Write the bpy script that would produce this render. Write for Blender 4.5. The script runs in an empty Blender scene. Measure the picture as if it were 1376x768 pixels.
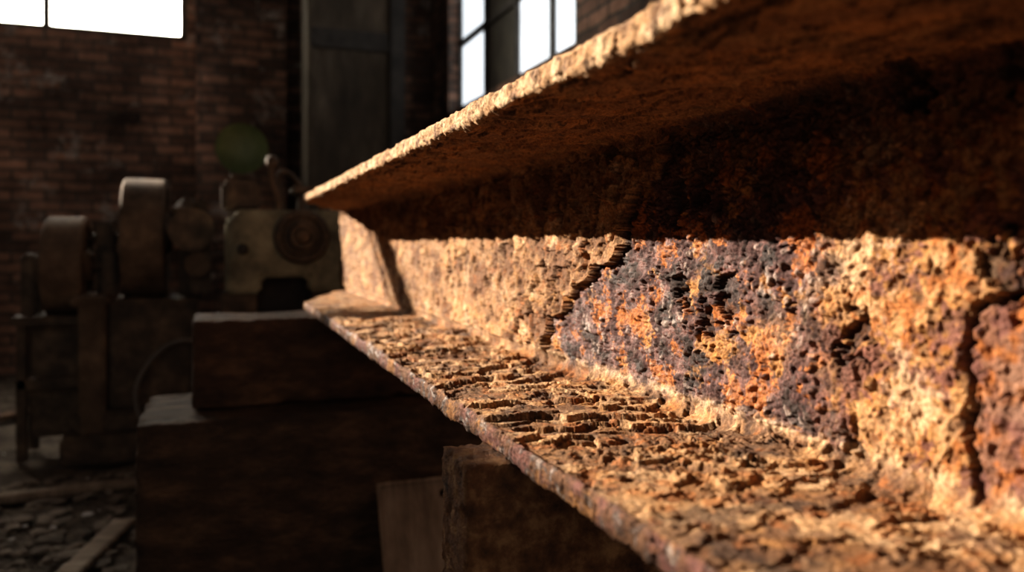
import bpy, bmesh, math, random
import numpy as np
from mathutils import Vector, Matrix
random.seed(4)
scene = bpy.context.scene
CH = 1.2   # camera height / floor at z=0

# ------------------------------------------------------------------ noise
def _h(ix, iy, seed):
    x = (ix.astype(np.int64) * 374761393 + iy.astype(np.int64) * 668265263 + seed * 1442695041) & 0xFFFFFFFF
    x = ((x ^ (x >> 13)) * 1274126177) & 0xFFFFFFFF
    x = ((x ^ (x >> 16)) * 2246822519) & 0xFFFFFFFF
    x = x ^ (x >> 15)
    return (x & 0xFFFFFF).astype(np.float64) / 16777216.0
def perlin(x, y, seed=0):
    ix = np.floor(x); iy = np.floor(y); fx = x - ix; fy = y - iy
    u = fx*fx*fx*(fx*(fx*6-15)+10); v = fy*fy*fy*(fy*(fy*6-15)+10)
    def g(dx, dy):
        a = _h(ix+dx, iy+dy, seed) * 2*np.pi
        return np.cos(a)*(fx-dx) + np.sin(a)*(fy-dy)
    a = g(0,0); b = g(1,0); c = g(0,1); d = g(1,1)
    return ((a*(1-u)+b*u)*(1-v) + (c*(1-u)+d*u)*v) * 1.5
def fbm(x, y, seed=0, octv=4, gain=0.5):
    s = 0; amp = 1; tot = 0
    for o in range(octv):
        s = s + amp*perlin(x*2**o + 13.7*o, y*2**o - 7.3*o, seed+o*17); tot += amp; amp *= gain
    return s / tot
def voro(x, y, seed=0):
    ix = np.floor(x); iy = np.floor(y)
    f1 = np.full(x.shape, 9.0); f2 = np.full(x.shape, 9.0); cid = np.zeros(x.shape)
    for dx in (-1,0,1):
        for dy in (-1,0,1):
            cx = ix+dx; cy = iy+dy
            px = cx + _h(cx, cy, seed); py = cy + _h(cx, cy, seed+101)
            d = np.sqrt((px-x)**2 + (py-y)**2)
            r = _h(cx, cy, seed+202)
            new = d < f1
            f2 = np.where(new, f1, np.minimum(f2, d))
            cid = np.where(new, r, cid)
            f1 = np.where(new, d, f1)
    return f1, f2, cid
def sst(a, b, x):
    t = np.clip((x-a)/(b-a), 0, 1)
    return t*t*(3-2*t)

# ------------------------------------------------------------------ materials
def new_mat(name):
    m = bpy.data.materials.new(name); m.use_nodes = True
    nt = m.node_tree; b = nt.nodes["Principled BSDF"]
    return m, nt, b
def N(nt, typ, **kw):
    n = nt.nodes.new(typ)
    for k, v in kw.items():
        if k.startswith("i_"):
            n.inputs[k[2:].replace("_", " ")].default_value = v
        else: setattr(n, k, v)
    return n
def ramp(nt, fac, stops):
    r = nt.nodes.new("ShaderNodeValToRGB"); e = r.color_ramp.elements
    e[0].position = stops[0][0]; e[0].color = (*stops[0][1], 1)
    e[1].position = stops[-1][0]; e[1].color = (*stops[-1][1], 1)
    for p, c in stops[1:-1]:
        k = e.new(p); k.color = (*c, 1)
    nt.links.new(fac, r.inputs[0]); return r
def grunge(name, c1, c2, c3, scale=6, rough=0.8, metal=0.0, bump=0.4, stretch=(1,1,1), bdist=0.01, rlo=None):
    m, nt, b = new_mat(name)
    tc = N(nt, "ShaderNodeTexCoord"); mp = N(nt, "ShaderNodeMapping")
    mp.inputs["Scale"].default_value = stretch
    nt.links.new(tc.outputs["Object"], mp.inputs[0])
    n1 = N(nt, "ShaderNodeTexNoise", i_Scale=scale, i_Detail=8.0, i_Roughness=0.65)
    nt.links.new(mp.outputs[0], n1.inputs["Vector"])
    r = ramp(nt, n1.outputs["Fac"], [(0.3, c1), (0.5, c2), (0.7, c3)])
    nt.links.new(r.outputs[0], b.inputs["Base Color"])
    n2 = N(nt, "ShaderNodeTexNoise", i_Scale=scale*7, i_Detail=6.0, i_Roughness=0.6)
    nt.links.new(mp.outputs[0], n2.inputs["Vector"])
    bp = N(nt, "ShaderNodeBump", i_Strength=bump, i_Distance=bdist)
    nt.links.new(n2.outputs["Fac"], bp.inputs["Height"]); nt.links.new(bp.outputs[0], b.inputs["Normal"])
    b.inputs["Roughness"].default_value = rough; b.inputs["Metallic"].default_value = metal
    return m

def brick_mat():
    m, nt, b = new_mat("old_soot_brick"); L = nt.links
    tc = N(nt, "ShaderNodeTexCoord"); sp = N(nt, "ShaderNodeSeparateXYZ"); L.new(tc.outputs["Object"], sp.inputs[0])
    ad = N(nt, "ShaderNodeMath", operation='ADD'); L.new(sp.outputs[0], ad.inputs[0]); L.new(sp.outputs[1], ad.inputs[1])
    cb = N(nt, "ShaderNodeCombineXYZ"); L.new(ad.outputs[0], cb.inputs[0]); L.new(sp.outputs[2], cb.inputs[1])
    wn = N(nt, "ShaderNodeTexNoise", i_Scale=5.0, i_Detail=3.0); L.new(tc.outputs["Object"], wn.inputs["Vector"])
    wm = N(nt, "ShaderNodeVectorMath", operation='SCALE'); wm.inputs["Scale"].default_value = 0.035
    L.new(wn.outputs["Color"], wm.inputs[0])
    wa = N(nt, "ShaderNodeVectorMath", operation='ADD'); L.new(cb.outputs[0], wa.inputs[0]); L.new(wm.outputs[0], wa.inputs[1])
    br = N(nt, "ShaderNodeTexBrick", i_Scale=1.0)
    br.inputs["Brick Width"].default_value = 0.27; br.inputs["Row Height"].default_value = 0.095
    br.inputs["Mortar Size"].default_value = 0.012; br.inputs["Mortar Smooth"].default_value = 0.3
    br.inputs["Color1"].default_value = (0.48, 0.28, 0.20, 1); br.inputs["Color2"].default_value = (0.15, 0.098, 0.078, 1)
    br.inputs["Mortar"].default_value = (0.13, 0.11, 0.095, 1)
    L.new(wa.outputs[0], br.inputs["Vector"])
    n1 = N(nt, "ShaderNodeTexNoise", i_Scale=0.9, i_Detail=9.0, i_Roughness=0.75); L.new(tc.outputs["Object"], n1.inputs["Vector"])
    r1 = ramp(nt, n1.outputs["Fac"], [(0.36, (0.20,0.185,0.17)), (0.52, (0.75,0.73,0.70)), (0.68, (1.5,1.47,1.42))])
    mx = N(nt, "ShaderNodeMix", data_type='RGBA', blend_type='MULTIPLY'); mx.inputs[0].default_value = 1
    L.new(br.outputs["Color"], mx.inputs[6]); L.new(r1.outputs[0], mx.inputs[7])
    n2 = N(nt, "ShaderNodeTexNoise", i_Scale=3.1, i_Detail=8.0, i_Roughness=0.75); L.new(tc.outputs["Object"], n2.inputs["Vector"])
    r2 = ramp(nt, n2.outputs["Fac"], [(0.57, (0,0,0)), (0.66, (1,1,1))])
    mx2 = N(nt, "ShaderNodeMix", data_type='RGBA'); L.new(r2.outputs[0], mx2.inputs[0]); L.new(mx.outputs[2], mx2.inputs[6])
    mx2.inputs[7].default_value = (0.42, 0.37, 0.33, 1)
    L.new(mx2.outputs[2], b.inputs["Base Color"])
    bp = N(nt, "ShaderNodeBump", i_Strength=1.0, i_Distance=0.03, invert=True)
    L.new(br.outputs["Fac"], bp.inputs["Height"])
    bp2 = N(nt, "ShaderNodeBump", i_Strength=0.8, i_Distance=0.03); L.new(n2.outputs["Fac"], bp2.inputs["Height"])
    L.new(bp.outputs[0], bp2.inputs["Normal"]); L.new(bp2.outputs[0], b.inputs["Normal"])
    b.inputs["Roughness"].default_value = 0.9
    return m

def pane_mat(name, col, strength):
    m, nt, b = new_mat(name)
    tc = N(nt, "ShaderNodeTexCoord")
    n = N(nt, "ShaderNodeTexNoise", i_Scale=1.5, i_Detail=4.0); nt.links.new(tc.outputs["Object"], n.inputs["Vector"])
    r = ramp(nt, n.outputs["Fac"], [(0.3, tuple(c*0.65 for c in col)), (0.6, col)])
    nt.links.new(r.outputs[0], b.inputs["Emission Color"])
    b.inputs["Emission Strength"].default_value = strength
    b.inputs["Base Color"].default_value = (0.6, 0.62, 0.65, 1); b.inputs["Roughness"].default_value = 0.5
    return m

def rust_beam_mat():
    m, nt, b = new_mat("flaking_rust"); L = nt.links
    at = N(nt, "ShaderNodeAttribute", attribute_name="rustcol")
    gl = N(nt, "ShaderNodeAttribute", attribute_name="gloss")
    tc = N(nt, "ShaderNodeTexCoord")
    n1 = N(nt, "ShaderNodeTexNoise", i_Scale=220.0, i_Detail=5.0, i_Roughness=0.7); L.new(tc.outputs["Object"], n1.inputs["Vector"])
    r1 = ramp(nt, n1.outputs["Fac"], [(0.34, (0.36,0.31,0.28)), (0.5, (0.9,0.87,0.84)), (0.66, (1.4,1.4,1.4))])
    mx = N(nt, "ShaderNodeMix", data_type='RGBA', blend_type='MULTIPLY'); mx.inputs[0].default_value = 0.9
    L.new(at.outputs["Color"], mx.inputs[6]); L.new(r1.outputs[0], mx.inputs[7])
    L.new(mx.outputs[2], b.inputs["Base Color"])
    n2 = N(nt, "ShaderNodeTexNoise", i_Scale=300.0, i_Detail=6.0, i_Roughness=0.7); L.new(tc.outputs["Object"], n2.inputs["Vector"])
    bp = N(nt, "ShaderNodeBump", i_Strength=0.9, i_Distance=0.003); L.new(n2.outputs["Fac"], bp.inputs["Height"])
    L.new(bp.outputs[0], b.inputs["Normal"])
    mr = N(nt, "ShaderNodeMapRange"); mr.inputs["To Min"].default_value = 0.85; mr.inputs["To Max"].default_value = 0.30
    L.new(gl.outputs["Fac"], mr.inputs[0]); L.new(mr.outputs[0], b.inputs["Roughness"])
    b.inputs["Specular IOR Level"].default_value = 0.4
    return m

M_beam = rust_beam_mat()
M_brick = brick_mat()
M_timber = grunge("dark_greasy_timber", (0.03,0.018,0.011), (0.08,0.046,0.027), (0.20,0.115,0.065), 7, 0.75, 0, 0.9, (0.8,2,2), 0.015)
M_timber2 = grunge("stained_red_timber", (0.035,0.017,0.010), (0.095,0.047,0.025), (0.23,0.12,0.062), 7, 0.7, 0, 0.9, (0.8,2,2), 0.015)
M_postrust = grunge("crusty_rust_post", (0.05,0.022,0.012), (0.23,0.105,0.045), (0.55,0.31,0.14), 28, 0.85, 0.0, 1.0, (1,1,1), 0.008)
M_board = grunge("weathered_board", (0.12,0.085,0.06), (0.24,0.18,0.13), (0.38,0.30,0.23), 4, 0.85, 0, 0.6, (4,1,1), 0.006)
M_olive = grunge("worn_olive_paint", (0.055,0.047,0.028), (0.22,0.20,0.13), (0.40,0.365,0.245), 6, 0.6, 0.0, 0.3)
M_iron = grunge("oily_cast_iron", (0.03,0.020,0.013), (0.09,0.061,0.040), (0.21,0.14,0.088), 8, 0.65, 0.0, 0.5)
M_wheel = grunge("dusty_brown_iron", (0.06,0.040,0.026), (0.14,0.094,0.062), (0.25,0.17,0.11), 6, 0.85, 0.0, 0.4)
M_dark = grunge("near_black", (0.012,0.010,0.009), (0.025,0.02,0.017), (0.05,0.04,0.03), 8, 0.6, 0.0, 0.4)
M_green = grunge("flare_green", (0.06,0.09,0.035), (0.11,0.15,0.06), (0.17,0.22,0.09), 5, 0.5, 0.0, 0.1)  # green of the added flare disc
M_conc = grunge("sooty_concrete", (0.03,0.025,0.02), (0.10,0.080,0.058), (0.24,0.195,0.145), 2.2, 0.9, 0, 0.8, (1,1,0.35), 0.03)
M_floor = grunge("dirt_floor", (0.04,0.03,0.023), (0.13,0.10,0.075), (0.32,0.26,0.20), 4.5, 0.95, 0, 1.0, (1,1,1), 0.04)
M_stone = grunge("rubble_stone", (0.06,0.05,0.04), (0.17,0.135,0.105), (0.36,0.30,0.24), 5, 0.9, 0, 0.6)
M_plaster = grunge("white_plaster_chunk", (0.5,0.48,0.45), (0.65,0.62,0.6), (0.75,0.73,0.7), 8, 0.9, 0, 0.4)
M_frame = grunge("dark_steel_frame", (0.03,0.026,0.022), (0.06,0.052,0.044), (0.10,0.088,0.075), 8, 0.6, 0.2, 0.3)
M_ceil = grunge("dark_ceiling_boards", (0.02,0.017,0.014), (0.04,0.033,0.027), (0.07,0.055,0.045), 2, 0.9)
M_pane = pane_mat("bright_hazy_glass", (1.0,0.93,0.80), 15.0)
M_pane2 = pane_mat("pale_sky_glass", (0.86,0.92,0.97), 1.2)
M_paned = grunge("boarded_dirty_pane", (0.05,0.045,0.035), (0.10,0.09,0.07), (0.15,0.13,0.1), 3, 0.7)
M_hose = grunge("grey_rubber_hose", (0.10,0.09,0.08), (0.16,0.14,0.12), (0.22,0.2,0.18), 9, 0.5)

# ------------------------------------------------------------------ helpers
def obj_from_bm(name, bm, mat, parent=None, smooth=False):
    me = bpy.data.meshes.new(name); bm.to_mesh(me); bm.free()
    o = bpy.data.objects.new(name, me); scene.collection.objects.link(o)
    if mat: me.materials.append(mat)
    if smooth:
        for p in me.polygons: p.use_smooth = True
    if parent: o.parent = parent
    return o
def empty(name):
    o = bpy.data.objects.new(name, None); scene.collection.objects.link(o); return o
def add_box(bm, x0,x1,y0,y1,z0,z1):
    r = bmesh.ops.create_cube(bm, size=1)
    for v in r['verts']:
        v.co = Vector(((x0+x1)/2+v.co.x*(x1-x0), (y0+y1)/2+v.co.y*(y1-y0), (z0+z1)/2+v.co.z*(z1-z0)))
    return r['verts']
def boxes(name, lst, mat, parent=None, bevel=0.0):
    bm = bmesh.new()
    for b in lst: add_box(bm, *b)
    if bevel: bmesh.ops.bevel(bm, geom=bm.edges[:], offset=bevel, segments=2, affect='EDGES')
    return obj_from_bm(name, bm, mat, parent)
def lathe(name, prof, axis, loc, mat, parent=None, seg=48):
    """prof: list of (axial, radius)."""
    bm = bmesh.new(); rings = []
    for a, r in prof:
        ring = []
        for k in range(seg):
            t = 2*math.pi*k/seg; c, s = r*math.cos(t), r*math.sin(t)
            co = {'X': (a, c, s), 'Y': (c, a, s), 'Z': (c, s, a)}[axis]
            ring.append(bm.verts.new(Vector(co)+Vector(loc)))
        rings.append(ring)
    for i in range(len(rings)-1):
        for k in range(seg):
            bm.faces.new((rings[i][k], rings[i][(k+1)%seg], rings[i+1][(k+1)%seg], rings[i+1][k]))
    bm.faces.new(rings[0]); bm.faces.new(rings[-1])
    bmesh.ops.recalc_face_normals(bm, faces=bm.faces[:])
    o = obj_from_bm(name, bm, mat, parent, True)
    md = o.modifiers.new("split", 'EDGE_SPLIT'); md.split_angle = math.radians(35)
    return o
def tube(name, pts, rad, mat, parent=None):
    cu = bpy.data.curves.new(name, 'CURVE'); cu.dimensions = '3D'; cu.bevel_depth = rad; cu.bevel_resolution = 4
    s = cu.splines.new('NURBS'); s.points.add(len(pts)-1)
    for p, q in zip(s.points, pts): p.co = (*q, 1)
    s.use_endpoint_u = True; s.order_u = 3; s.resolution_u = 8
    cu.materials.append(mat)
    o = bpy.data.objects.new(name, cu); scene.collection.objects.link(o)
    if parent: o.parent = parent
    return o
def prism(name, outline, y0, y1, mat, parent=None, bevel=0.0):
    """outline in XZ extruded along Y."""
    bm = bmesh.new()
    vs = [bm.verts.new((x, y0, z)) for x, z in outline]
    f = bm.faces.new(vs)
    r = bmesh.ops.extrude_face_region(bm, geom=[f])
    for v in [g for g in r['geom'] if isinstance(g, bmesh.types.BMVert)]: v.co.y = y1
    bmesh.ops.recalc_face_normals(bm, faces=bm.faces[:])
    if bevel: bmesh.ops.bevel(bm, geom=bm.edges[:], offset=bevel, segments=2, affect='EDGES')
    return obj_from_bm(name, bm, mat, parent)
def rough_block(name, x0,x1,y0,y1,z0,z1, mat, step=0.012, amp=0.006, bev=0.01, seed=0, scale=9, rot=None):
    """box with worn edges: all six faces gridded and displaced."""
    bm = bmesh.new()
    def grid(o, u, v, nu, nv):
        vv = [[bm.verts.new(o + u*(i/nu) + v*(j/nv)) for j in range(nv+1)] for i in range(nu+1)]
        for i in range(nu):
            for j in range(nv): bm.faces.new((vv[i][j], vv[i+1][j], vv[i+1][j+1], vv[i][j+1]))
    dx, dy, dz = x1-x0, y1-y0, z1-z0
    nx, ny, nz = [max(2, int(d/step)) for d in (dx, dy, dz)]
    X, Y, Z = Vector((dx,0,0)), Vector((0,dy,0)), Vector((0,0,dz)); O = Vector((x0,y0,z0))
    grid(O, Y, X, ny, nx); grid(O+Z, X, Y, nx, ny); grid(O, X, Z, nx, nz); grid(O+Y, Z, X, nz, nx)
    grid(O, Z, Y, nz, ny); grid(O+X, Y, Z, ny, nz)
    bmesh.ops.remove_doubles(bm, verts=bm.verts[:], dist=1e-5)
    from mathutils import noise
    c = Vector(((x0+x1)/2, (y0+y1)/2, (z0+z1)/2)); hx = Vector((dx/2, dy/2, dz/2))
    for v in bm.verts:
        p = v.co - c
        q = Vector([max(-hx[k]+bev, min(hx[k]-bev, p[k])) for k in range(3)])
        d = p - q
        if d.length > 1e-9: n = d.normalized()
        else: n = Vector((0,0,0))
        nn = noise.fractal(v.co*scale+Vector((seed,0,0)), 0.8, 2.0, 5)
        edge = sum(1 for k in range(3) if abs(p[k]) > hx[k]-bev*1.5) > 1
        r = bev
        co = q + n*r
        a = -abs(nn)*amp*(2.2 if edge else 1.0)
        v.co = c + co + n*a
    o = obj_from_bm(name, bm, mat, None, True)
    return o

# ------------------------------------------------------------------ rusted I-beam
XL, XW, XC = 0.34, 0.641, 0.656
zb0, zb1, zt0, zt1 = CH-0.272, CH-0.2395, CH+0.172, CH+0.201
pts = []  # x,z,region
def seg(xa, za, xb, zb, sp, reg):
    n = max(1, int(round(math.hypot(xb-xa, zb-za)/sp)))
    for k in range(n): pts.append((xa+(xb-xa)*k/n, za+(zb-za)*k/n, reg))
def arc(cx, cz, r, a0, a1, n, reg):
    for k in range(n):
        a = math.radians(a0+(a1-a0)*k/n); pts.append((cx+r*math.cos(a), cz+r*math.sin(a), reg))
r = 0.007; R = 0.026
seg(XC, zb0, XL+r, zb0, 0.012, 0)
arc(XL+r, zb0+r, r, 270, 180, 8, 1)
seg(XL, zb0+r, XL, zb1-r, 0.0012, 1)
arc(XL+r, zb1-r, r, 180, 90, 8, 1)
seg(XL+r, zb1, XW-R, zb1, 0.0013, 2)
arc(XW-R, zb1+R, R, 270, 360, 30, 3)
seg(XW, zb1+R, XW, zt0-R, 0.0011, 3)
arc(XW-R, zt0-R, R, 0, 90, 26, 3)
seg(XW-R, zt0, XL+r, zt0, 0.0016, 4)
arc(XL+r, zt0+r, r, 270, 180, 8, 5)
seg(XL, zt0+r, XL, zt1-r, 0.0012, 5)
arc(XL+r, zt1-r, r, 180, 90, 8, 5)
seg(XL+r, zt1, XC, zt1, 0.008, 6)
m2 = 2*XC
seg(XC, zt1, m2-XL, zt1, 0.02, 6); seg(m2-XL, zt1, m2-XL, zt0, 0.01, 0)
seg(m2-XL, zt0, m2-XW, zt0, 0.02, 0); seg(m2-XW, zt0, m2-XW, zb1, 0.02, 0)
seg(m2-XW, zb1, m2-XL, zb1, 0.02, 0); seg(m2-XL, zb1, m2-XL, zb0, 0.01, 0); seg(m2-XL, zb0, XC, zb0, 0.02, 0)
P = np.array(pts); nr = len(P)
px, pz, reg = P[:,0], P[:,1], P[:,2]
tx = np.roll(px,-1)-np.roll(px,1); tz = np.roll(pz,-1)-np.roll(pz,1); tl = np.hypot(tx,tz); tx/=tl; tz/=tl
nx_, nz_ = -tz, tx
s = np.concatenate([[0], np.cumsum(np.hypot(np.diff(px), np.diff(pz)))])
u = np.linspace(1/(0.3+0.24), 1/(4.35+0.24), 1080)
cols = np.concatenate([np.linspace(-1.5, 0.3, 70)[:-1], 1/u-0.24])
nc = len(cols)
yend = 3.38 + 3.22*np.clip(px-XL, 0, XW-XL)
YY = np.where(cols[:,None] < 2.9, cols[:,None], 2.9+(cols[:,None]-2.9)*(yend[None,:]-2.9)/(4.35-2.9))
SS = np.broadcast_to(s[None,:], YY.shape); ZZ = np.broadcast_to(pz[None,:], YY.shape)-CH
XX = np.broadcast_to(px[None,:], YY.shape); RG = np.broadcast_to(reg[None,:], YY.shape)
def row_w(mask, soft=12):
    w = mask.astype(float); k = np.ones(soft)/soft
    return np.convolve(w, k, 'same')[None,:]
lowf = (reg==3)&(pz<zb1+0.010)
wW = row_w((reg==3)&~lowf, 14); wB = row_w((reg==2)|lowf, 14); wT = row_w(reg==4, 8); wL = row_w(reg==1, 5); wLt = row_w(reg==5, 5)
wF = row_w((reg>0)&(reg<6), 6)
Y, S = YY, SS
wx = fbm(Y*25, S*25, 5, 3)*0.012; wy = fbm(Y*25+9, S*25, 6, 3)*0.012
H = 0.0030*fbm(Y*7, S*7, 1, 3) + 0.0026*fbm(Y*32, S*32, 2, 4, .6)*(1-0.75*wB) + 0.0012*fbm(Y*130, S*130, 3, 3)*wF
big = fbm(Y*4.5, S*5, 21, 4); med = fbm(Y*16+wx*20, S*16, 22, 4); fin = fbm(Y*70, S*70, 23, 4)
# --- peel boundary on the web
Yb = np.interp(ZZ, [-0.24,-0.19,-0.14,-0.06,0.0,0.08,0.19], [1.46,1.50,1.44,1.30,1.19,1.13,1.05])
dP = Y - Yb + 0.15*fbm(Y*7, S*9, 31, 5, 0.5) + 0.02*fbm(Y*50, S*50, 32, 3)
peel = sst(-0.001, 0.004, dP)
curl = np.exp(-np.clip(dP,0,1)/0.040)*peel*sst(-0.35,0.15,med)
ditch = np.exp(-np.clip(-dP,0,1)/0.018)*(1-peel)*sst(-0.35,0.1,med)
H += wW*(0.0090*peel + 0.0120*curl - 0.009*ditch)
# thinner layers left of it
dP2 = dP - 0.16 + 0.34*fbm(Y*6, S*9, 33, 5, 0.55)
peel2 = sst(-0.003, 0.003, dP2); H += wW*(0.0045*peel2+0.005*peel2*np.exp(-np.clip(dP2,0,1)/0.025))
dP3 = fbm(Y*4, S*7, 34, 5, 0.55)-0.10
peel3 = sst(-0.004, 0.004, dP3); H += wW*peel*0.0040*peel3
# bubbly corrosion right of peel
zoneU = (1-peel)*sst(0.62, 0.80, Y+0.22*big+0.07*med+0.35*(ZZ+0.05))
zoneR = (1-peel)*(1-zoneU)
f1,f2,c1 = voro((Y+wx)*84, (S+wy)*74, 41)
dome = np.sqrt(np.clip(1-(f1/0.60)**2, 0, 1))*(0.25+c1)
g1,g2,c2 = voro((Y+wx)*165, (S+wy)*160, 42)
dome2 = np.sqrt(np.clip(1-(g1/0.62)**2, 0, 1))*(0.3+c2)
bub = (0.35+0.65*sst(-0.25,0.3,med))
H += wW*(zoneU*1.0+zoneR*0.7)*(0.0062*dome*bub + 0.0028*dome2)
H += wW*(1-peel)*0.0055*fbm(Y*30, S*22, 43, 5, .6)
# pits
k1,k2,c3 = voro((Y+wx*1.5)*28, (S+wy)*17, 44)
pit = sst(0.44,0.26,k1+0.3*fin)*(c3>0.6)
H -= wW*peel*0.0095*pit*(0.4+0.6*sst(-0.3,0.2,med))
q1,q2,c4 = voro((Y+wx)*62, (S+wy)*44, 45)
pit2 = sst(0.46,0.24,q1+0.2*fin)*(c4>0.55)
H -= (wW*(peel+0.6*zoneR)+wL*0.4+wLt*0.5+wT*0.4)*0.0048*pit2
H += wW*peel*(0.0012*dome2+0.0026*fbm(Y*50,S*34,47,4,.6))
e1,e2,c5 = voro((Y+wx*2)*14, (S+wy*2)*9, 46)
hole = sst(0.34,0.24,e1+0.35*fin+0.15*med)*(c5>0.78)
H -= (wW*(1-peel)+0.3*wT)*0.010*hole
# crack-outlined flake at near end
cy = (Y-0.478)/0.060; cz = (ZZ+0.145)/0.105
dd = np.maximum(np.abs(cy), np.abs(cz)**1.2)*0.5+0.5*np.sqrt(cy**2+cz**2) + 0.40*fbm(Y*14, S*14, 51, 5, .66)
inner = sst(1.0, 0.95, dd); groove = np.exp(-((dd-0.98)/0.05)**2)
H -= wW*(0.006*inner + 0.012*groove*sst(-0.3,0.1,med+0.2))
# delaminating sheets on the bottom flange: big thin overlapping plates
act = 0.30+0.70*sst(3.4,2.3,Y)*sst(0.50,0.95,Y+0.3*big)
def terr(n, e):
    fr = n-np.floor(n); return np.floor(n)+sst(0.0,e,fr), fr
jag = 0.20*fbm(Y*55, S*40, 77, 5, .65)
t1, fr = terr(fbm(Y*5+wx*6, S*4+wy*6, 61, 3, 0.45)*4+jag, 0.06)
t2, fr2 = terr(fbm(Y*11+wx*8, S*7+wy*6, 62, 3, 0.45)*3+jag*1.2, 0.08)
H += wB*act*(0.0044*(t1-1.0*fr) + 0.0022*(t2-1.0*fr2))
grit = 0.30+0.70*sst(-0.05,0.3,med+0.5*big)          # smooth plates and gritty patches alternate
H += wB*grit*(0.0028*dome*sst(1.3,0.6,Y)+0.0016*dome2+0.0034*fbm(Y*45,S*36,63,5,.65))
H -= wB*(0.004+0.0050*pit2*(c4>.78))
# underside top flange: gently scaly
tt, frt = terr(fbm(Y*5, S*9, 64, 6, 0.5)*5, 0.06)
H += wT*(0.0032*(tt-.9*frt) + 0.0018*fbm(Y*50,S*70,65,4,.6))
# lips
H += (wL+wLt)*(0.0055*fbm(Y*18,S*30,66,6,0.62) + 0.0018*fbm(Y*90,S*90,67,3) - 0.003*hole)
rag = row_w((reg==4)&(px<XL+0.02), 3)+row_w((reg==5)&(pz<zt0+0.008),3)
H += rag*0.006*fbm(Y*35, S*10, 68, 5, 0.6)
H *= (0.15+0.85*np.clip(wF,0,1))
# --- colour
def C(*c): return np.array(c, float)
tan, pale, ochre, orange, brown, dark, purple, plum, grey = C(.42,.245,.118), C(.60,.42,.255), C(.42,.20,.055), C(.37,.125,.026), C(.135,.064,.030), C(.030,.016,.012), C(.070,.030,.026), C(.16,.068,.054), C(.45,.36,.31)
def mixc(a, b, f): return a*(1-f[...,None]) + b*f[...,None]
cA = fbm(Y*14, S*14, 71, 5, .6); cB = fbm(Y*34+3, S*34, 72, 5, .6); cC = fbm(Y*7+8, S*9, 73, 4, .6); cD = fbm(Y*120, S*120, 74, 3, .6)
one = np.ones(YY.shape)
# left web tan
col = mixc(one[...,None]*tan, one[...,None]*pale, sst(0.0,0.3,cA))
col = mixc(col, ochre, 0.8*sst(0.0,0.28,cB)); col = mixc(col, brown, 0.9*sst(0.0,0.22,cC+0.3*cD)); col = mixc(col, orange, 0.6*sst(0.10,0.30,-cB+0.2*cD))
col = mixc(col, brown, 0.85*np.clip(pit+0.7*pit2,0,1)); col = mixc(col, brown, 0.4*(1-peel3))
# purple zone
cu = mixc(one[...,None]*purple, one[...,None]*plum, sst(-0.1,0.3,cB))
cu = mixc(cu, orange, 0.95*sst(0.10,0.22,cA+0.3*cD)); cu = mixc(cu, ochre, 0.85*sst(0.14,0.26,fbm(Y*11+40,S*13,75,5,.6)+0.2*cD)); cu = mixc(cu, dark, sst(0.08,0.28,-cA+0.3*cD)); cu = mixc(cu, grey, 0.65*sst(0.75,1.05,dome+0.5*cB)*sst(-0.1,0.25,cC))
cu = mixc(cu, dark, 0.8*hole)
# right zone ochre
cr = mixc(one[...,None]*ochre, one[...,None]*tan, sst(-0.2,0.25,cA)); cr = mixc(cr, orange, .85*sst(0.0,0.22,cB)); cr = mixc(cr, plum, .9*sst(0.02,0.18,-cA+0.35*cD)); cr = mixc(cr, pale, .65*sst(0.1,0.35,cC+0.3*cD))
cr = mixc(cr, brown, 0.6*pit2); cr = mixc(cr, dark, 0.8*hole)
web = mixc(mixc(cr, cu, zoneU), col, peel)
web = mixc(web, mixc(one[...,None]*plum, one[...,None]*orange, sst(0,.3,cB)), wW*inner*0.75); web = mixc(web, dark, wW*groove*0.7)
up = sst(0.03,0.14,ZZ+0.05*cA)                      # upper web painted darker where the top flange shades it
shd = mixc(mixc(one[...,None]*brown, one[...,None]*dark, sst(-.1,.25,cB)), orange, .5*sst(.1,.3,cA))
web = mixc(web, shd, wW*up*(0.15+0.55*(1-peel)))
# fillet at web foot: pale crust
foot = np.exp(-((ZZ+0.225)/0.010)**2)
web = mixc(web, pale, np.clip(foot*0.8*sst(-0.1,0.2,cA+0.1),0,1)*one)
# bottom flange
cpl = _h(t1.round()+17, t2.round()+5, 9)   # a tone per flake layer
ct = mixc(one[...,None]*tan, one[...,None]*C(.38,.185,.06), sst(-0.2,0.25,cA)); ct = mixc(ct, pale, 0.55*sst(0.5,1.0,cpl+.5*cC)); ct = mixc(ct, brown, 0.8*sst(0.55,0.15,cpl+0.6*cC))
ct = mixc(ct, brown, 0.85*sst(0.0,0.22,cC*.8+0.4*cB)); ct = mixc(ct, orange, 0.55*sst(0.08,0.28,cB-.4*cC))
ct = mixc(ct, dark, 0.65*sst(0.10,0.32,-cA+0.3*cD)); ct = mixc(ct, brown, 0.7*pit2*(c4>.78))
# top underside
cT = mixc(one[...,None]*C(.25,.13,.062), one[...,None]*C(.38,.19,.075), sst(-0.1,0.3,cA)); cT = mixc(cT, dark, .8*sst(0.02,0.3,cB*.6+cC*.5)); cT = mixc(cT, tan, .6*sst(0.1,0.35,cC))
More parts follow.
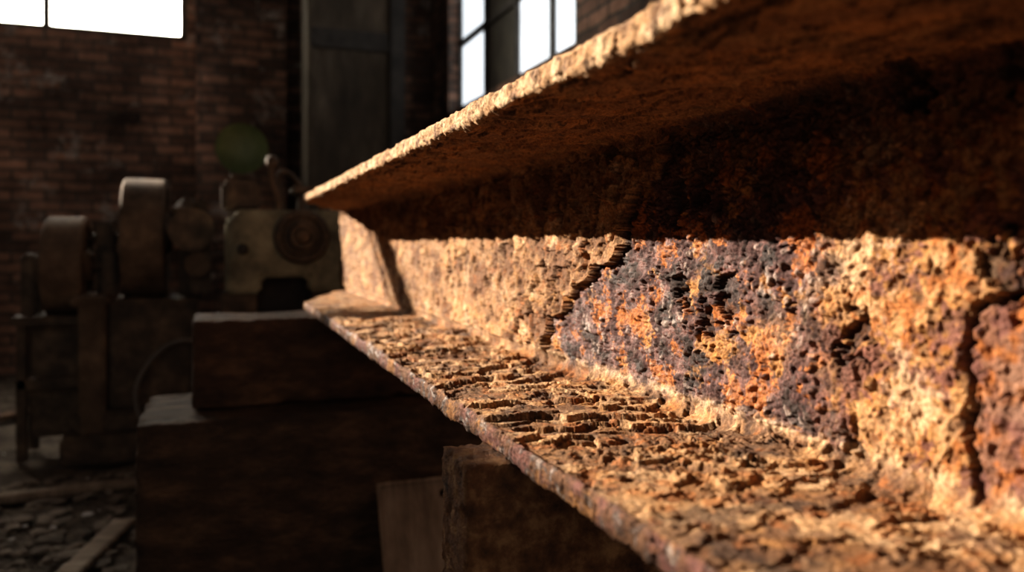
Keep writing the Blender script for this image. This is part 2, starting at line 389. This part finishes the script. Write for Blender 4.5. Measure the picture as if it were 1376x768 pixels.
# lips
cL = mixc(one[...,None]*brown, one[...,None]*plum, sst(-0.1,0.3,cA)); cL = mixc(cL, dark, .8*sst(0.0,0.22,cB)); cL = mixc(cL, ochre, .5*sst(.1,.35,cC+.3*cD)); cL = mixc(cL, grey, 0.6*sst(0.2,0.35,cB-.2*cD))
cLt = mixc(one[...,None]*tan, one[...,None]*pale, sst(-0.1,0.3,cA)); cLt = mixc(cLt, brown, .85*sst(0.0,0.3,cB)); 
FC = one[...,None]*brown
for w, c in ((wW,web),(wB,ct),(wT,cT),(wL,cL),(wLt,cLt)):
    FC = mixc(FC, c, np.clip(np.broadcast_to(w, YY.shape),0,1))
FC = np.clip(FC*(1+0.40*cD[...,None]), 0.004, 0.8)
gloss = np.clip(wW*zoneU*(0.35+1.6*cB) + 0.6*wL*sst(.0,.3,cB), 0, 1)*one

V = np.empty((nc, nr, 3))
V[...,0] = XX + nx_[None,:]*H; V[...,1] = YY + 0.004*fbm(S*60, Y*0+1, 90, 3)*(YY>2.9); V[...,2] = pz[None,:] + nz_[None,:]*H
me = bpy.data.meshes.new("rusted_steel_i_beam")
ii, jj = np.meshgrid(np.arange(nc-1), np.arange(nr), indexing='ij'); j2 = (jj+1) % nr
F = np.stack([ii*nr+jj, ii*nr+j2, (ii+1)*nr+j2, (ii+1)*nr+jj], -1).reshape(-1,4)
nq = len(F)
capA = np.arange(nr)[::-1]; capB = (nc-1)*nr + np.arange(nr)
loops = np.concatenate([F.ravel(), capA, capB]).astype(np.int32)
me.vertices.add(nc*nr); me.vertices.foreach_set("co", V.reshape(-1).astype(np.float32))
me.loops.add(len(loops)); me.loops.foreach_set("vertex_index", loops)
me.polygons.add(nq+2)
ls = np.concatenate([np.arange(nq)*4, [nq*4, nq*4+nr]]).astype(np.int32)
me.polygons.foreach_set("loop_start", ls)
me.update(calc_edges=True); me.validate()
me.polygons.foreach_set("use_smooth", np.ones(len(me.polygons), bool))
a = me.attributes.new("rustcol", 'FLOAT_COLOR', 'POINT')
a.data.foreach_set("color", np.concatenate([FC, one[...,None]], -1).reshape(-1).astype(np.float32))
a = me.attributes.new("gloss", 'FLOAT', 'POINT'); a.data.foreach_set("value", gloss.reshape(-1).astype(np.float32))
me.materials.append(M_beam)
beam = bpy.data.objects.new("rusted_steel_i_beam", me); scene.collection.objects.link(beam)
print("beam verts", nc*nr)

# ------------------------------------------------------------------ supports
rough_block("timber_block", -0.081, 1.05, 3.02, 3.36, CH-0.591, CH-0.272, M_timber2, 0.012, 0.009, 0.012, 1, 9)
rough_block("timber_block.001", -0.248, 1.15, 2.85, 3.42, 0.0, CH-0.591, M_timber, 0.015, 0.011, 0.014, 7, 8)
rough_block("rusted_support_post", 0.285, 0.80, 0.93, 1.045, 0.0, zb0, M_postrust, 0.0045, 0.006, 0.006, 3, 30)
# leaning board with slot
bm = bmesh.new()
for b in ((0,0.22,0,0.02,0,0.40),(0.30,0.34,0,0.02,0,0.40),(0.22,0.30,0,0.02,0,0.33),(0.22,0.30,0,0.02,0.355,0.40)): add_box(bm, *b)
for b in ((-0.004,0.012,-0.008,0.0,0,0.40),(0.012,0.34,-0.008,0.0,0.385,0.40)): add_box(bm, *b)
o = obj_from_bm("leaning_board", bm, M_board); o.location = (0.53, 2.60, 0.005); o.rotation_euler = (math.radians(-28), 0, 0)

# ------------------------------------------------------------------ lathe headstock machine
mc = empty("lathe_headstock_machine")
z = CH
prism("casing", [(0.05,z-0.28),(0.05,z+0.13),(0.10,z+0.19),(0.70,z+0.19),(0.76,z+0.13),(0.76,z-0.28),(0.50,z-0.28),(0.50,z-0.19),(0.24,z-0.19),(0.24,z-0.28)], 4.68, 5.15, M_olive, mc, 0.018)
prism("casing_cover_rim", [(0.08,z-0.10),(0.08,z+0.12),(0.115,z+0.155),(0.30,z+0.155),(0.30,z-0.10)], 4.665, 4.68, M_olive, mc, 0.006)
lathe("spindle_hub", [(0,0.155),(-0.025,0.155),(-0.035,0.145),(-0.035,0.115),(-0.02,0.105),(-0.02,0.075),(-0.07,0.07),(-0.07,0.045),(-0.05,0.04)], 'Y', (0.46,4.68,z+0.04), M_iron, mc)
lathe("spindle_nose", [(0,0.035),(-0.05,0.035),(-0.06,0.02)], 'Y', (0.46,4.64,z+0.04), M_wheel, mc)
for k in range(6):
    t = k*math.pi/3
    lathe("hub_bolt_%d"%k, [(0,0.012),(-0.012,0.012)], 'Y', (0.46+0.13*math.cos(t),4.645,z+0.04+0.13*math.sin(t)), M_wheel, mc, 6)
lathe("control_knob", [(0,0.03),(-0.03,0.03),(-0.04,0.02)], 'Y', (0.14,4.665,z-0.03), M_dark, mc)
boxes("bed_pedestal", [(0.02,0.22,4.72,5.12,z-0.40,z-0.28),(0.52,0.80,4.72,5.12,z-0.40,z-0.28),(0.0,0.84,4.70,5.16,z-0.50,z-0.40),(0.05,0.75,4.78,5.1,0,z-0.50)], M_iron, mc, 0.012)
boxes("opening_fill", [(0.22,0.52,4.85,5.0,z-0.40,z-0.19)], M_dark, mc, 0.004)  # near-black block filling the opening under the casing
boxes("gearbox_top", [(0.03,0.24,4.80,5.10,z+0.19,z+0.36),(0.06,0.20,4.84,5.04,z+0.36,z+0.40)], M_iron, mc, 0.02)
boxes("oil_tray", [(0.42,0.80,4.82,5.05,z+0.30,z+0.335),(0.46,0.50,4.88,4.98,z+0.19,z+0.30),(0.70,0.74,4.88,4.98,z+0.19,z+0.30)], M_iron, mc, 0.006)
lathe("oil_cup", [(0,0.05),(0.09,0.05),(0.10,0.035),(0.13,0.03)], 'Z', (0.62,4.92,z+0.19), M_wheel, mc)
tube("gear_lever", [(0.34,4.8,z+0.17),(0.34,4.78,z+0.28),(0.29,4.76,z+0.36),(0.30,4.74,z+0.45)], 0.018, M_wheel, mc)
lathe("lever_ball", [(-0.035,0.012),(-0.022,0.03),(0,0.036),(0.022,0.03),(0.035,0.012)], 'Z', (0.30,4.74,z+0.47), M_iron, mc, 24)
tube("coolant_pipe", [(0.38,4.85,z+0.19),(0.37,4.85,z+0.30),(0.33,4.86,z+0.38),(0.38,4.86,z+0.44),(0.46,4.88,z+0.37),(0.48,4.9,z+0.33)], 0.014, M_iron, mc)
tube("flare_disc_stem", [(0.10,5.06,z+0.38),(0.08,5.10,z+0.46),(0.12,5.12,z+0.54),(0.15,5.09,z+0.565)], 0.014, M_iron, mc)  # added stem to hold the green disc
lathe("green_flare_disc", [(0.075,0.03),(0.06,0.05),(0.03,0.11),(0.0,0.145),(-0.012,0.15),(-0.004,0.14),(0.015,0.10),(0.03,0.05)], 'Y', (0.145,5.0,z+0.565), M_green, mc)  # added disc standing for a green spot taken as lens flare

# ------------------------------------------------------------------ belt pulley machine
pm = empty("belt_pulley_machine")
def wheel(name, x, y, zc, rad, w, mat):
    hw = w/2
    lathe(name+"_rim", [(-hw,rad-0.045),(-hw,rad-0.010),(-hw+0.012,rad),(hw-0.012,rad),(hw,rad-0.010),(hw,rad-0.045),(hw-0.018,rad-0.05),(hw-0.018,0.10),(hw+0.02,0.085),(hw+0.03,0.075),(hw+0.03,0.03),(-hw-0.03,0.03),(-hw-0.03,0.08),(-hw+0.018,0.09),(-hw+0.018,rad-0.05)], 'X', (x,y,zc), mat, pm, 64)
    bm = bmesh.new()
    for k in range(6):
        vs = add_box(bm, hw-0.03, hw-0.006, -0.02, 0.02, 0.07, rad-0.04)
        bmesh.ops.rotate(bm, verts=vs, cent=(0,0,0), matrix=Matrix.Rotation(k*math.pi/3, 3, 'X'))
    o = obj_from_bm(name+"_ribs", bm, mat, pm); o.location = (x,y,zc)
wheel("flywheel", -0.40, 5.35, z+0.03, 0.365, 0.235, M_wheel)
wheel("drive_pulley", -0.80, 5.20, z-0.13, 0.285, 0.20, M_wheel)
lathe("flywheel_shaft", [(-0.36,0.028),(0.36,0.028)], 'X', (-0.40,5.35,z+0.03), M_iron, pm)
lathe("pulley_shaft", [(-0.22,0.025),(0.24,0.025)], 'X', (-0.80,5.20,z-0.13), M_wheel, pm)
boxes("bearing_blocks", [(-0.66,-0.57,5.22,5.48,z-0.30,z+0.12),(-0.21,-0.10,5.25,5.45,z-0.35,z+0.11),(-0.62,-0.54,5.12,5.30,z-0.34,z-0.05),(-1.02,-0.94,5.1,5.3,z-0.45,z-0.06)], M_iron, pm, 0.015)
boxes("gear_case", [(-0.14,-0.03,5.0,5.5,z-0.30,z+0.16),(-0.12,-0.05,5.05,5.4,z+0.16,z+0.27)], M_iron, pm, 0.02)
lathe("gear_wheel", [(-0.03,0.11),(-0.03,0.125),(0.03,0.125),(0.03,0.11)], 'Y', (-0.13,4.96,z+0.08), M_iron, pm)
lathe("gear_wheel_small", [(-0.03,0.05),(-0.03,0.07),(0.03,0.07),(0.03,0.05)], 'Y', (-0.10,4.96,z-0.12), M_wheel, pm)
lathe("grease_drum", [(-0.05,0.08),(0.04,0.085),(0.05,0.07),(0.10,0.03)], 'Z', (-0.16,5.1,z+0.17), M_iron, pm)
boxes("cabinet", [(-0.56,-0.10,4.92,5.40,0.28,z-0.32),(-0.58,-0.08,4.90,5.42,z-0.345,z-0.315),(-0.53,-0.14,4.905,4.92,0.34,z-0.40)], M_iron, pm, 0.012)
boxes("side_column", [(-0.70,-0.565,4.85,5.35,0.16,z-0.30),(-0.74,-0.55,4.83,5.37,z-0.34,z-0.29)], M_wheel, pm, 0.015)
boxes("base_plinth", [(-0.78,-0.06,4.80,5.50,0.0,0.16),(-0.72,-0.08,4.86,5.46,0.16,0.28)], M_iron, pm, 0.02)
boxes("pulley_stand", [(-1.02,-0.97,5.00,5.06,0,z-0.42),(-0.72,-0.68,5.00,5.06,0,z-0.42),(-1.02,-0.97,5.32,5.36,0,z-0.42),(-0.72,-0.68,5.32,5.36,0,z-0.42),(-1.04,-0.66,4.98,5.38,z-0.45,z-0.40),(-1.02,-0.68,5.00,5.05,z-0.80,z-0.74),(-0.96,-0.73,5.08,5.3,0.12,z-0.45)], M_iron, pm, 0.006)
tube("belt_guard_hose", [(-0.12,4.86,z-0.55),(-0.20,4.84,z-0.53),(-0.33,4.82,z-0.62),(-0.42,4.80,z-0.78),(-0.40,4.80,z-0.95),(-0.30,4.78,z-1.08),(-0.18,4.75,z-1.17)], 0.012, M_hose, pm)

# ------------------------------------------------------------------ room shell
boxes("floor", [(-3.8,2.5,-2.5,8.8,-0.2,-0.03)], M_floor)
bm = bmesh.new(); bmesh.ops.create_grid(bm, x_segments=200, y_segments=320, size=0.5)
from mathutils import noise as mn
for v in bm.verts:
    X = -0.65+v.co.x*5.7; Yv = 3.0+v.co.y*11.0
    v.co = Vector((X, Yv, min(0.004, -0.012+0.026*mn.fractal(Vector((X*4,Yv*4,0)),0.6,2,6))))
fl = bpy.data.objects["floor"]
g = obj_from_bm("dirt_layer", bm, M_floor, fl, True)
wb = boxes("wall_back", [(-3.8,2.5,8.5,8.8,0,3.22),(-3.8,2.5,8.5,8.8,5.2,6.3),(-3.8,-3.1,8.5,8.8,3.22,5.2),(-0.27,2.5,8.5,8.8,3.22,5.2)], M_brick)
boxes("wall_right", [(2.2,2.5,-2.5,8.5,0,2.51),(2.2,2.5,-2.5,8.5,5.0,6.3),(2.2,2.5,-2.5,4.7,2.51,5.0),(2.2,2.5,7.75,8.5,2.51,5.0)], M_brick)
SILL = CH+1.925
boxes("wall_left", [(-3.8,-3.5,-2.5,8.5,0,SILL),(-3.8,-3.5,-2.5,8.5,6.0,6.3),(-3.8,-3.5,-2.5,3.2,SILL,6.0),(-3.8,-3.5,8.42,8.5,SILL,6.0)], M_brick)
boxes("ceiling", [(-3.8,2.5,-2.5,8.8,6.3,6.5)], M_ceil)
boxes("brick_pilaster", [(-0.18,0.66,8.22,8.5,0,6.3),(-0.24,0.72,8.16,8.5,0,0.5)], M_brick, wb)
pl = empty("concrete_pillar")
boxes("shaft", [(0.78,1.62,7.4,8.1,0,6.3),(0.70,1.70,7.35,8.15,0,0.4)], M_conc, pl, 0.02)
boxes("steel_clamp_bands", [(0.80,1.64,7.37,8.13,2.98,3.16),(0.755,1.645,7.34,8.13,3.9,4.05),(1.52,1.66,7.33,8.12,0.5,6.2)], M_frame, pl, 0.01)
tube("conduit_pipe", [(1.75,8.0,0.0),(1.75,8.0,3.0),(1.75,8.0,6.2)], 0.05, M_iron, pl)
# windows
w1 = empty("window_1")
boxes("glass", [(-3.1,-0.27,8.62,8.64,3.22,5.2)], M_pane, w1)
boxes("frame", [(-3.1,-0.27,8.56,8.68,3.20,3.26),(-0.33,-0.27,8.56,8.68,3.2,5.2),(-3.1,-0.27,8.56,8.68,5.14,5.2)]+[(x,x+0.06,8.57,8.67,3.2,5.2) for x in (-1.53,-2.4,-3.1)]+[(-3.1,-0.27,8.58,8.66,4.2,4.25)], M_frame, w1)
w2 = empty("window_2")
ys = [4.7,4.94,5.39,6.13,6.93,7.75]
zs = [2.51,3.21,4.2,5.0]
bright, darkp = [], []
for i in range(5):
    for j in range(3):
        (darkp if i==3 else bright).append((2.34,2.35,ys[i],ys[i+1],zs[j],zs[j+1]))
boxes("glass", bright, M_pane2, w2); boxes("boarded_panes", darkp, M_paned, w2)
boxes("frame", [(2.31,2.38,y-0.03,y+0.03,2.51,5.0) for y in ys]+[(2.31,2.38,4.7,7.75,zz-0.03,zz+0.03) for zz in zs], M_frame, w2)
w3 = empty("window_3")  # unseen opening, sill height set to keep sun off things below the beam
bm = bmesh.new()
add_box(bm, -3.56,-3.50, 3.2,8.42, CH+2.95, CH+3.02); add_box(bm, -3.56,-3.50, 3.5,3.6, SILL,6.0)
# added unseen boards, slanted across the opening to cast a diagonal shadow
for a0, wd in ((6.00,0.30),(6.36,0.06)):
    vs = add_box(bm, -3.56,-3.50, 0,1, 0,1)
    for v in vs:
        top = v.co.z > 0.5; far = v.co.y > 0.5
        v.co.z = CH+2.98 if top else SILL
        v.co.y = a0 + (1.75 if top else 0.0) + (wd if far else 0.0)
obj_from_bm("frame", bm, M_frame, w3)

# ------------------------------------------------------------------ debris
def plank(name, a, b, w, t, mat):
    a = Vector(a); b = Vector(b); d = b-a; L = d.length; ang = math.atan2(d.y, d.x)
    o = rough_block(name, 0, L, -w/2, w/2, 0, t, mat, 0.02, 0.003, 0.004, random.random()*9, 12)
    o.location = a; o.rotation_euler = (0, -math.asin(d.z/L), ang); return o
plank("floor_plank", (-1.7,4.20,0.005), (-0.30,4.32,0.005), 0.09, 0.04, M_board)
plank("floor_plank.001", (-1.7,5.85,0.005), (-1.08,6.6,0.005), 0.10, 0.04, M_timber2)
plank("floor_plank.002", (-0.50,3.18,0.005), (-0.36,3.75,0.005), 0.09, 0.03, M_board)
plank("floor_plank.003", (-1.6,5.3,0.005), (-1.15,4.6,0.005), 0.07, 0.03, M_timber)
bm = bmesh.new()
def rocks(n, area, smin, smax, mi):
    for k in range(n):
        x = random.uniform(*area[0]); y = random.uniform(*area[1]); sc = smin+(smax-smin)*random.random()**5
        if (-1.1<x<0.9 and 4.65<y<5.6) or (x>-0.32 and y<3.5): continue
        r = bmesh.ops.create_icosphere(bm, subdivisions=1, radius=sc)
        sx, sy, sz = random.uniform(.6,1.6), random.uniform(.6,1.4), random.uniform(.2,.6)
        rot = Matrix.Rotation(random.random()*6.3, 3, 'Z')
        for v in r['verts']:
            v.co = rot @ Vector((v.co.x*sx*random.uniform(.7,1.3), v.co.y*sy*random.uniform(.7,1.3), v.co.z*sz)) + Vector((x,y,sc*sz*0.4))
            for f in v.link_faces: f.material_index = mi
rocks(900, ((-2.2,-0.3),(3.1,8.2)), 0.005, 0.06, 0)
rocks(900, ((-1.1,-0.25),(3.0,4.7)), 0.003, 0.040, 0)
rocks(40, ((-1.2,-0.3),(3.2,6.0)), 0.008, 0.030, 1)
o = obj_from_bm("rubble_pile", bm, M_stone); o.data.materials.append(M_plaster)

# ------------------------------------------------------------------ light
sun = bpy.data.lights.new("sun", 'SUN'); sun.energy = 13.5; sun.color = (1.0,0.87,0.72); sun.angle = math.radians(0.53)
so = bpy.data.objects.new("sun", sun); scene.collection.objects.link(so)
so.rotation_euler = Vector((1,-0.9,-0.57)).to_track_quat('-Z','Y').to_euler(); so.location = (-5,4,5)
w = bpy.data.worlds.new("world"); scene.world = w; w.use_nodes = True
w.node_tree.nodes["Background"].inputs[0].default_value = (1.0,0.92,0.84,1); w.node_tree.nodes["Background"].inputs[1].default_value = 0.40

# ------------------------------------------------------------------ camera
cam = bpy.data.cameras.new("camera"); co = bpy.data.objects.new("camera", cam); scene.collection.objects.link(co)
cam.sensor_width = 36; cam.lens = 28.0; cam.shift_y = -57/1376; cam.clip_start = 0.02
co.location = (0,0,CH); co.rotation_euler = (math.radians(90),0,math.radians(-20.4))
cam.dof.use_dof = True; cam.dof.focus_distance = 1.2; cam.dof.aperture_fstop = 2.5
scene.camera = co
scene.view_settings.view_transform = 'Standard'
try: scene.view_settings.look = 'Medium High Contrast'
except Exception as e:
    print("LOOKERR", e)
